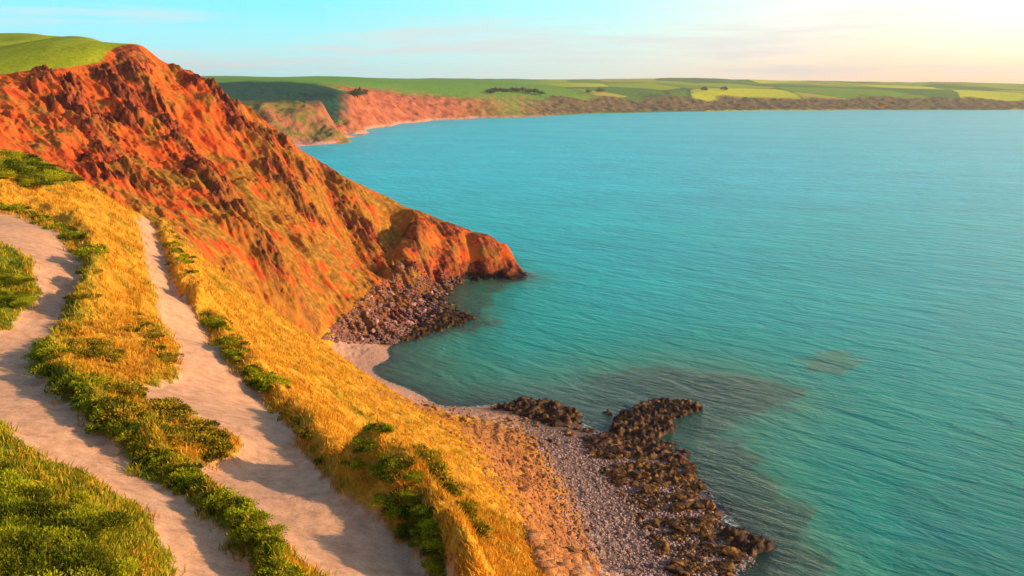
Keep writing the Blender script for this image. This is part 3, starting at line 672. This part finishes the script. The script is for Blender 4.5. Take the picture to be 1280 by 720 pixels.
rocks('boulder', in_poly_px([(405,425),(440,385),(480,352),(505,348),(545,352),(560,365),(555,385),(545,400),(510,415),(480,428),(440,430)], 290, 21), R_PINK, .25, 1.25,
      'pinkish fallen boulder in the rubble heap at the foot of the red cliff', 'boulder', 'fallen boulders at the cliff foot', 31, pw=2.8)
rocks('foreshore_boulder', in_poly_px([(500,430),(540,405),(600,395),(590,380),(560,375),(590,355),(645,338),(600,345),(545,355),(520,400)], 120, 22), R_REEF, .4, 1.5,
      'dark wet boulder at the waterline under the headland', 'boulder', 'wet boulders under the headland', 32)
rocks('clay_boulder', in_poly_px([(520,505),(600,520),(650,530),(690,590),(720,650),(745,710),(720,725),(690,680),(640,600),(580,545)], 190, 23), R_CLAY, .22, .85,
      'rusty red stone bedded in the clay bank above the shingle', 'stone', 'red stones in the clay bank', 33, sink=.35)
rocks('weedy_rock', in_poly_px([(735,535),(800,560),(860,575),(885,620),(900,655),(930,700),(900,735),(850,735),(830,690),(800,640),(770,600),(740,570)], 270, 24, .02), R_WEED, .28, 1.35,
      'golden brown weed covered rock on the lower foreshore', 'rock', 'weedy rocks on the lower foreshore', 34, pw=2.6)
rocks('weedy_boulder', in_poly_px([(610,510),(650,498),(720,520),(750,545),(700,560),(660,545)], 60, 25), R_WEED, .35, .95,
      'brown weedy boulder at the top of the shore below the clay bank', 'rock', 'weedy boulders below the clay bank', 35)
rocks('shore_stone', in_poly_px([(670,545),(720,560),(770,610),(810,670),(840,725),(750,735),(735,680),(705,610),(675,575)], 280, 26), R_PALE, .22, .6,
      'pale grey pink stone on the shingle beach beside the weedy rocks', 'stone', 'pale stones on the shingle', 36)
stone_gravel = None
# the smaller shingle that nobody could count: one object
ms = []
def stone_field(name, pts, mat, r0, r1, label):
    hs_ = np.array(hits(pts)); z = H(hs_[:,0], hs_[:,1])[0]; base = []
    for k in range(5):
        r = random.Random(900+k); bm = bmesh.new(); bmesh.ops.create_icosphere(bm, subdivisions=1, radius=1)
        base.append(np.array([(v.co*(1+r.uniform(-.3,.15)))[:] for v in bm.verts])); fs = np.array([[v.index for v in f.verts] for f in bm.faces]); bm.free()
    Vs = []; Fs = []
    for i in range(len(hs_)):
        b = base[i % 5]; s_ = rng.uniform(r0, r1); a = rng.uniform(0, 6.28); c_, q_ = math.cos(a), math.sin(a)
        Vs.append(np.stack([hs_[i,0]+(b[:,0]*c_*1.3-b[:,1]*q_)*s_, hs_[i,1]+(b[:,0]*q_*1.3+b[:,1]*c_)*s_, z[i]+b[:,2]*s_*.65+s_*.2], -1)); Fs.append(fs+len(b)*i)
    return tag(mesh_obj(name, np.concatenate(Vs), np.concatenate(Fs), mat, smooth_=False), label, 'shingle', kind='stuff')
stone_field('shingle', in_poly_px([(640,520),(700,540),(760,556),(850,590),(890,640),(975,740),(720,740),(700,640),(670,560)], 5200, 27), R_PALE, .08, .26, 'mixed grey and pink shingle spread over the beach between the larger stones')
stone_field('scree', in_poly_px([(500,495),(600,515),(670,535),(730,640),(760,740),(690,740),(640,640),(580,560)], 2200, 28), R_CLAY, .08, .3, 'loose red scree on the eroded foot of the golden slope')

stone_field('rubble', in_poly_px([(400,425),(440,385),(480,350),(505,345),(560,350),(600,345),(590,375),(600,400),(540,410),(500,430),(440,430)], 3800, 29), R_PINK, .12, .5, 'broken red rubble lying between the boulders at the cliff foot')
stone_field('wrack', in_poly_px([(735,540),(800,560),(860,575),(890,620),(905,660),(930,700),(900,740),(850,740),(820,690),(790,640),(760,600),(735,570)], 2600, 30, -.12), R_WEED, .1, .4, 'small weedy stones filling the gaps between the larger rocks of the foreshore')
def outcrop(name, label, pxpoly, height, dirn=.3, mat=None, cat='rock', group=None):
    poly = [(p[0], p[1]) for p in (S(a, b, 0.2) for a, b in pxpoly)]
    xs = [p[0] for p in poly]; ys = [p[1] for p in poly]
    g = .22; gx_ = np.arange(min(xs)-2, max(xs)+2, g); gy_ = np.arange(min(ys)-2, max(ys)+2, g); XX, YY = np.meshgrid(gx_, gy_)
    s_ = sdf(XX, YY, poly) + 1.5*fbm(XX/2.2, YY/1.6, 300, 4)
    c_, q_ = math.cos(dirn), math.sin(dirn); ua = XX*c_+YY*q_; va = -XX*q_+YY*c_
    rr = .55*ridged(ua/4.5, va/1.6, 301, 5)+.45*np.floor(4*ridged(XX/2.6, YY/2.2, 305, 2))/4
    base = np.minimum(H(XX, YY)[0], .2)
    zz = base - .5 + (height+.6)*smooth(-.5, 1.6, s_)*(.35+1.0*np.clip(rr-.35,0,1)) + .6*fbm(XX/.8,YY/.8,302,3)*smooth(-.2,.6,s_)
    Fc = grid_faces(*XX.shape); keep = (s_ > -.9).ravel()[Fc].all(1)
    u_, inv = np.unique(Fc[keep], return_inverse=True)
    V_ = np.stack([XX, YY, zz], -1).reshape(-1,3)[u_]
    o = mesh_obj(name, V_, inv.reshape(-1,4), mat or R_REEF, smooth_=False); return tag(o, label, cat, group)
outcrop('reef_outcrop', 'largest dark reef crag, farthest out of the rocks off the shingle beach', [(755,540),(772,512),(800,502),(830,497),(878,500),(884,514),(852,524),(846,544),(800,552)], 2.1)
outcrop('reef_ledge', 'long low dark ledge just inshore of the largest reef crag', [(725,556),(745,540),(785,536),(850,552),(875,566),(860,578),(800,576),(745,572)], 1.3)
outcrop('reef_ledge', 'broad brown weedy ledge in the middle of the foreshore', [(760,585),(800,576),(866,588),(884,602),(845,612),(800,606)], 1.1, mat=R_WEED)
outcrop('shore_crag', 'dark rugged crag at the head of the foreshore, beside the sandy cove', [(618,512),(650,498),(700,503),(730,517),(728,530),(690,538),(645,526)], 2.0)
outcrop('reef_outcrop', 'isolated dark reef rock at the bottom, right of the weedy rocks', [(893,656),(930,660),(975,680),(970,692),(930,692),(900,676)], 2.0)
outcrop('reef_outcrop', 'dark reef tongue reaching into the water below the rubble heap', [(500,425),(525,405),(560,398),(600,402),(585,410),(545,416),(515,430)], 1.6)
outcrop('reef_outcrop', 'small dark reef between the rubble heap and the tip of the headland', [(545,385),(560,377),(585,375),(594,385),(570,392)], 1.5)
outcrop('reef_ledge', 'black ledge fringing the tip of the headland', [(545,350),(590,345),(648,334),(650,340),(600,352),(550,358)], 1.6)
outcrop('reef_outcrop', 'black jagged rock at the seaward corner of the rubble heap', [(530,392),(560,384),(595,388),(625,392),(600,399),(560,404),(535,403)], 1.5)
outcrop('sea_rock', 'small lone rock awash farthest from the shore', [(922,484),(935,481),(945,487),(932,490)], .9)
outcrop('sea_rock', 'small rock between the crag at the head of the foreshore and the largest reef', [(748,513),(760,508),(774,514),(762,521)], 1.3)
outcrop('sea_rock', 'small flat rock off the broad weedy ledge', [(868,592),(880,590),(892,598),(876,602)], .9)
outcrop('sea_rock', 'low wet rock near the bottom edge, inshore of the isolated reef rock', [(862,655),(885,652),(900,668),(878,676)], 1.4, mat=R_WEED)

# ------------------------------------------------------------------ trees on the far shore
tv, tfc, tcl = shrub_mesh('crown', 500, 77, [(.02,.035,.012),(.035,.055,.015),(.06,.08,.02)], .2, 0., .9)
crown_me = None; trunk_me = None
for i, (a, b) in enumerate([(612,118),(618,116),(626,115),(633,116),(640,114.5),(646,116),(653,115),(660,117),(668,117),(676,119),(450,121),(447,122),(735,117),(750,116),(880,114),(905,113.5)]):
    aa, bb, cc_ = ray(a, b); tr = np.linspace(900, 3200, 1500); dd = CZ+cc_*tr-far_rbf(aa*tr, bb*tr); k_ = int(np.argmax(dd < 0)) or 700; t_ = tr[k_]
    x, y = aa*t_, bb*t_; z = float(far_rbf(np.array([x]), np.array([y]))[0])
    root = bpy.data.objects.new('tree', None); col.objects.link(root); root.location = (x, y, z)
    sc_ = random.uniform(6.5, 9.5)
    if crown_me is None:
        cr_ = mesh_obj('crown', tv*np.array([1,1,1.1])+np.array([0,0,.35]), tfc, LEAF, {'tint': tcl}, smooth_=False); crown_me = cr_.data
        bm = bmesh.new(); bmesh.ops.create_cone(bm, cap_ends=True, segments=7, radius1=.08, radius2=.04, depth=.7)
        for v in bm.verts: v.co.z += .3
        trunk_me = bpy.data.meshes.new('trunk'); bm.to_mesh(trunk_me); bm.free(); trunk_me.materials.append(BARK)
    else: cr_ = bpy.data.objects.new('crown', crown_me); col.objects.link(cr_)
    tk_ = bpy.data.objects.new('trunk', trunk_me); col.objects.link(tk_); cr_.parent = root; tk_.parent = root
    root.scale = (sc_*1.2, sc_, sc_); root.rotation_euler = (0,0,random.uniform(0,6))
    tag(root, 'small dark round tree standing on the far shore above the cliffs', 'tree', 'trees on the far shore')

SUN_EL = math.radians(16); SUN_AZ = math.radians(94)      # clockwise from +Y (the view direction)
sd = Vector((math.sin(SUN_AZ)*math.cos(SUN_EL), math.cos(SUN_AZ)*math.cos(SUN_EL), math.sin(SUN_EL)))
L = bpy.data.lights.new('sun', 'SUN'); L.energy = 5; L.angle = math.radians(.6); L.color = (1, .72, .42)
lo = bpy.data.objects.new('sun', L); col.objects.link(lo); lo.rotation_euler = (-sd).to_track_quat('-Z', 'Y').to_euler()
w = bpy.data.worlds.new('World'); scene.world = w; w.use_nodes = True; nt = w.node_tree; nt.nodes.clear()
class WN(NT):
    def __init__(s): s.t = nt; s.n = nt.nodes; s.l = nt.links
q = WN()
sky = q.node('ShaderNodeTexSky', sky_type='NISHITA'); sky.sun_disc = False; sky.sun_elevation = SUN_EL; sky.sun_rotation = SUN_AZ
sky.air_density = 1; sky.dust_density = 1.5; sky.ozone_density = 1.5
tc = q.node('ShaderNodeTexCoord'); sp = q.node('ShaderNodeSeparateXYZ'); q.l.new(tc.outputs['Generated'], sp.inputs[0])
# warm glow over the horizon towards the sun, clear blue away from it
u = q.math('MULTIPLY_ADD', sp.outputs[0], .9, .5, clamp=True); v = q.math('MAXIMUM', sp.outputs[2], 0.)
hor = q.ramp(u, [(0.,(.34,.74,.82)),(.3,(.50,.78,.82)),(.6,(.74,.76,.70)),(.85,(1.0,.63,.42)),(1.,(1.2,.62,.36))])
low = q.ramp(u, [(0.,(.10,.68,.88)),(.3,(.13,.76,.88)),(.6,(.40,.84,.86)),(.85,(1.0,.90,.78)),(1.,(1.5,1.22,.98))])
zen = q.ramp(u, [(0.,(.06,.17,.34)),(.5,(.08,.20,.38)),(1.,(.30,.32,.38))])
g1 = q.mix(q.ramp(v, [(0.,0.),(.085,1.)]), hor, low)
g1 = q.mix(q.ramp(v, [(.13,0.),(.42,1.)]), g1, zen)
cn = q.noise(1.0, 5, .6, vec=tc.outputs['Generated'], stretch=(2.2, 2.2, 34.))
cm = q.ramp(cn, [(.50,0.),(.62,.75)])
band = q.ramp(v, [(0.,0.),(.02,1.),(.10,.6),(.2,.0)])
g1 = q.mix(q.math('MULTIPLY', cm, band), g1, (.62,.60,.64))
bg1 = q.node('ShaderNodeBackground'); q.l.new(sky.outputs[0], bg1.inputs[0]); bg1.inputs[1].default_value = .05
bg2 = q.node('ShaderNodeBackground'); q.l.new(g1, bg2.inputs[0]); bg2.inputs[1].default_value = .82
ad = q.node('ShaderNodeAddShader'); q.l.new(bg1.outputs[0], ad.inputs[0]); q.l.new(bg2.outputs[0], ad.inputs[1])
wo = q.node('ShaderNodeOutputWorld'); q.l.new(ad.outputs[0], wo.inputs[0])
bm = bmesh.new(); bmesh.ops.create_cube(bm, size=1)
for v_ in bm.verts: v_.co = Vector((v_.co.x*24000, 2600+v_.co.y*5600, 72+v_.co.z*190))
hm = bpy.data.meshes.new('haze'); bm.to_mesh(hm); bm.free(); ho = bpy.data.objects.new('haze', hm); col.objects.link(ho)
tag(ho, 'thin warm sea haze lying over the bay and the far coast', 'haze', kind='stuff')
hz, ht = new_mat('sea_haze'); hv = ht.nodes.new('ShaderNodeVolumePrincipled'); hv.inputs['Color'].default_value = (.93,.93,.92,1); hv.inputs['Density'].default_value = .00007; hv.inputs['Anisotropy'].default_value = .3
hoo = ht.nodes.new('ShaderNodeOutputMaterial'); ht.links.new(hv.outputs[0], hoo.inputs['Volume']); hm.materials.append(hz)
cam = bpy.data.cameras.new('camera'); co = bpy.data.objects.new('camera', cam); col.objects.link(co)
co.location = (0, 0, CZ); co.rotation_euler = (math.radians(90)-PITCH, 0, 0); cam.sensor_width = 36; cam.lens = 36*F/1280
cam.clip_start = .1; cam.clip_end = 40000; scene.camera = co
scene.view_settings.view_transform = 'Standard'; scene.view_settings.look = 'None'; scene.view_settings.exposure = .32; scene.view_settings.gamma = 1
